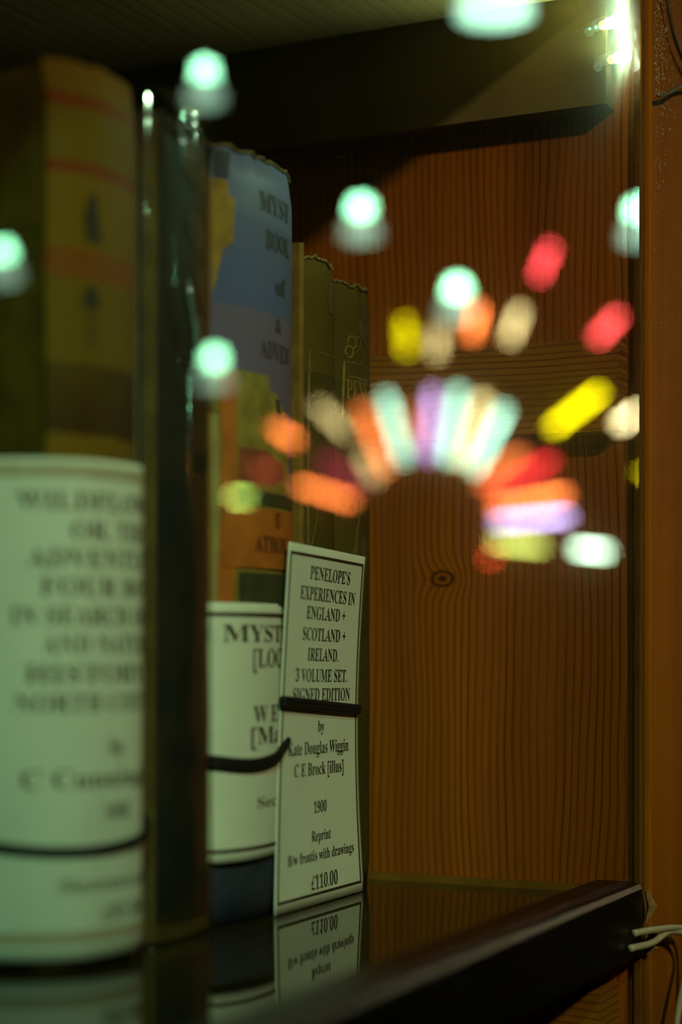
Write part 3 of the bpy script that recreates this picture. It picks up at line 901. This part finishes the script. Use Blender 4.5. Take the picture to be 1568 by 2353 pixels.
# slip on the olive set: upright, corners curling
def F3(s_, z, off):
    v = z / 0.1062
    xl = 0.4595 + (0.4655 - 0.4595) * v
    xr = 0.5200 + (0.5212 - 0.5200) * v
    u = (s_) / 0.059
    x = xl + (xr - xl) * u
    y = 0.2438 + 0.0018 * u + 0.0024 * math.sin(math.pi * min(max(v, 0), 1)) * (0.35 + 0.65 * u) + 0.0016 * (1 - v) * (1 - u) - 0.0014 * max(0, v - 0.85) / 0.15 * (1 - abs(2 * u - 1)) * 0.3
    zz = z + 0.0020 * (1 - u) * v - 0.0006 * v
    return (x, y - off, zz)
L3 = slip('price_slip', 'upright cream price slip in front of the olive volumes, nearest the pine panel', F3, 0.0, 0.059, 0.0003, 0.1062)
border(L3, F3, 0.0014, 0.0572, 0.0030, 0.1038, 0.0008, M['ink'])
X3 = lambda x: (x - 0.4645) / (0.5215 - 0.4645) * 0.059
lines(L3, F3, [(t, X3(x), z, w * 1.03, h) for t, x, z, w, h in [
    ("PENELOPE'S", 0.4950, 0.0985, 0.0300, 0.0037), ('EXPERIENCES IN', 0.4945, 0.0924, 0.0410, 0.0037), ('ENGLAND +', 0.4938, 0.0868, 0.0290, 0.0036),
    ('SCOTLAND +', 0.4934, 0.0805, 0.0320, 0.0036), ('IRELAND.', 0.4930, 0.0745, 0.0228, 0.0036), ('3 VOLUME SET.', 0.4928, 0.0683, 0.0380, 0.0036),
    ('SIGNED EDITION', 0.4935, 0.0626, 0.0420, 0.0036), ('by', 0.4932, 0.0531, 0.0046, 0.0032), ('Kate Douglas Wiggin', 0.4922, 0.0468, 0.0432, 0.0036),
    ('C E Brock [illus]', 0.4925, 0.0405, 0.0348, 0.0036), ('1900', 0.4930, 0.0290, 0.0088, 0.0032), ('Reprint', 0.4935, 0.0205, 0.0130, 0.0030),
    ('B/w frontis with drawings', 0.4938, 0.0148, 0.0440, 0.0030), ('£110.00', 0.4952, 0.0068, 0.0172, 0.0040)]], M['ink'])
border(L3, F3, X3(0.4890), X3(0.5015), 0.0575, 0.0579, 0.00035, M['ink_soft'], sides='t')

# ------------------------------------------------------------------ elastic cords holding the slips
def cord(pts, r, label, strands=1):
    m = MB()
    for k in range(strands):
        m.tube([(x, y - 0.0001 * k, z + (k - (strands - 1) / 2) * dz) for x, y, z, dz in pts], r, 10)
    o = m.build('elastic_cord', M['cord'], smooth=True)
    return tag(o, label, 'elastic cord', 'black elastic cords round the books')
n = 46
cord([(*T1.at(T1.L[-1] * i / n, 0.0016), 0.0325 - 0.004 * math.sin(math.pi * i / n) + 0.002 * max(0, (i / n - 0.75)) * 4, 0) for i in range(n + 1)], 0.0011,
     'thin black elastic cord sagging across the wide slip on the ochre book')
cord([(*T2.at(0.004 + (0.0455 - 0.004) * i / n, 0.0016), 0.0468 - 0.0022 * math.sin(math.pi * min(1, i / n * 1.15)) + 0.0030 * max(0, i / n - 0.8) * 5, 0.0016 * (1 - 0.5 * i / n)) for i in range(n + 1)], 0.0011,
     'doubled black elastic cord round the slip on the blue-jacketed book', 2)
cord([(F3(0.059 * i / n, 0.0615 - 0.0040 * i / n, 0.0013)[0], F3(0.059 * i / n, 0.0615, 0.0013)[1] + (0.004 * max(0, i / n - 0.96) / 0.04), 0.0615 - 0.0042 * i / n, 0.0015 * (1 - 0.25 * i / n)) for i in range(-1, n + 2)], 0.0010,
     'doubled black elastic cord slanting across the slip on the olive volumes', 2)

# ------------------------------------------------------------------ small LED lights in the top corner, cables, dust
led_on = glow('led_white_green', (0.75, 1.0, 0.72), 30.0)
ghost_mid = glow('ghost_yellow_green', (0.75, 0.85, 0.16), 2.2)  # glow for the LED's ghost images in the glass
ghost_dot = glow('ghost_cyan', (0.15, 0.9, 0.6), 1.6)
def led_strip(y, z, x, label):
    r = empty('led_strip', (x, y, z))
    tag(r, label, 'LED light', 'LED strips in the cabinet corner')
    part('carrier', M['metal'], r, lambda m: m.box(x + 0.004, x + 0.0058, y - 0.0006, y + 0.012, z - 0.0012, z + 0.0012))
    for dy, rad, mt, nm in ((0.0000, 0.0022, led_on, 'led_and_ghost_bead'), (0.0022, 0.0018, led_on, 'led_and_ghost_bead'), (0.0042, 0.0014, ghost_mid, 'led_and_ghost_bead'), (0.0064, 0.0006, ghost_dot, 'ghost_dot'), (0.0084, 0.0004, ghost_dot, 'ghost_dot')):  # beads trailing the first stand in for ghost reflections of the LED
        m = MB()
        m.lathe([(rad * math.sin(R(a)) + 1e-6, rad * math.cos(R(a))) for a in range(0, 181, 20)], (x + 0.002, y + dy, z - dy * 0.12))
        m.build(nm, mt, r, smooth=True)
    L = bpy.data.lights.new('led_emitter', 'SPOT')
    L.spot_size = R(176)
    L.spot_blend = 0.5
    L.energy = 0.17
    L.color = (0.55, 1.0, 0.58)
    L.shadow_soft_size = 0.0015
    o = bpy.data.objects.new('led_emitter', L)
    COL.objects.link(o)
    o.location = (-0.0012, 0.0035, -0.0032)
    o.rotation_euler = Vector((-1.0, 0.15, 0.40)).to_track_quat('-Z', 'Y').to_euler()
    o.parent = r
led_strip(0.1700, 0.2700, 0.5400, 'upper of two tiny LED strips in the bookcase corner, trailed by ghost-reflection beads')
led_strip(0.1680, 0.2598, 0.5425, 'lower of two tiny LED strips in the bookcase corner, trailed by ghost-reflection beads')

def cable(pts, r, mat, label):
    P_ = [Vector(p) for p in pts]
    P_ = [2 * P_[0] - P_[1]] + P_ + [2 * P_[-1] - P_[-2]]
    out = []
    for i in range(1, len(P_) - 2):
        a, b, c, d = P_[i - 1:i + 3]
        for k in range(8):
            t = k / 8
            out.append(tuple(0.5 * ((2 * b) + (-a + c) * t + (2 * a - 5 * b + 4 * c - d) * t * t + (-a + 3 * b - 3 * c + d) * t ** 3)))
    out.append(tuple(P_[-2]))
    o = MB().tube(out, r, 10).build('cable', mat, smooth=True)
    return tag(o, label, 'cable', 'cables on the bookcase stile')
CY = 0.1585
k_ = CY / 0.15
cable([(0.5022 * k_, 0.1608, -0.0088), (0.5131 * k_, CY, -0.0093), (0.5313 * k_, CY - 0.002, -0.0112), (0.5448 * k_, CY - 0.002, -0.0150), (0.5500 * k_, CY, -0.030), (0.5450 * k_, CY, -0.065), (0.5500 * k_, CY, -0.110)], 0.0011, M['cable'],
      'cream cable arching off the end of the dark rail')
cable([(0.4985 * k_, 0.1608, -0.0128), (0.5131 * k_, CY, -0.0132), (0.5267 * k_, CY - 0.001, -0.0118), (0.5380 * k_, CY - 0.003, -0.0145), (0.5430 * k_, CY - 0.003, -0.0210), (0.5361 * k_, CY - 0.003, -0.0300), (0.5290 * k_, CY - 0.003, -0.0400), (0.5240 * k_, CY - 0.003, -0.0600)], 0.0011, M['cable'],
      'cream cable looping down the stile below the dark rail')
cable([(0.5230 * k_, 0.160, 0.300), (0.5320 * k_, 0.160, 0.2840), (0.5400 * k_, 0.160, 0.2740), (0.5500 * k_, 0.160, 0.2690), (0.5650 * k_, 0.160, 0.2660)], 0.0007, M['cable_dark'],
      'thin brown cable crossing the top of the stile')
cable([(0.5640 * k_, 0.160, 0.2640), (0.5480 * k_, 0.160, 0.2590), (0.5340 * k_, 0.160, 0.2525), (0.5240 * k_, 0.160, 0.2490)], 0.0006, M['cable_dark'],
      'thin brown cable running to the LED corner')

rng = random.Random(11)
dm = MB()
for i in range(420):
    x = 0.5545 + abs(rng.gauss(0, 0.011))
    z = 0.285 - abs(rng.gauss(0, 0.030))
    r_ = rng.uniform(0.00008, 0.00026)
    y = 0.1614
    a = rng.random() * 3
    dm.add([(x + r_ * math.cos(a + q), y - r_ * (0.5 if k else 0) * (1 if k else 0), z + r_ * 1.6 * math.sin(a + q)) for k in (0, 1) for q in (0, 2.1, 4.2)],
           [(0, 2, 1), (3, 4, 5), (0, 1, 4, 3), (1, 2, 5, 4), (2, 0, 3, 5)])
do = dm.build('dust', M['dust'])
tag(do, 'pale dust specks on the upper stile', 'dust', kind='stuff')
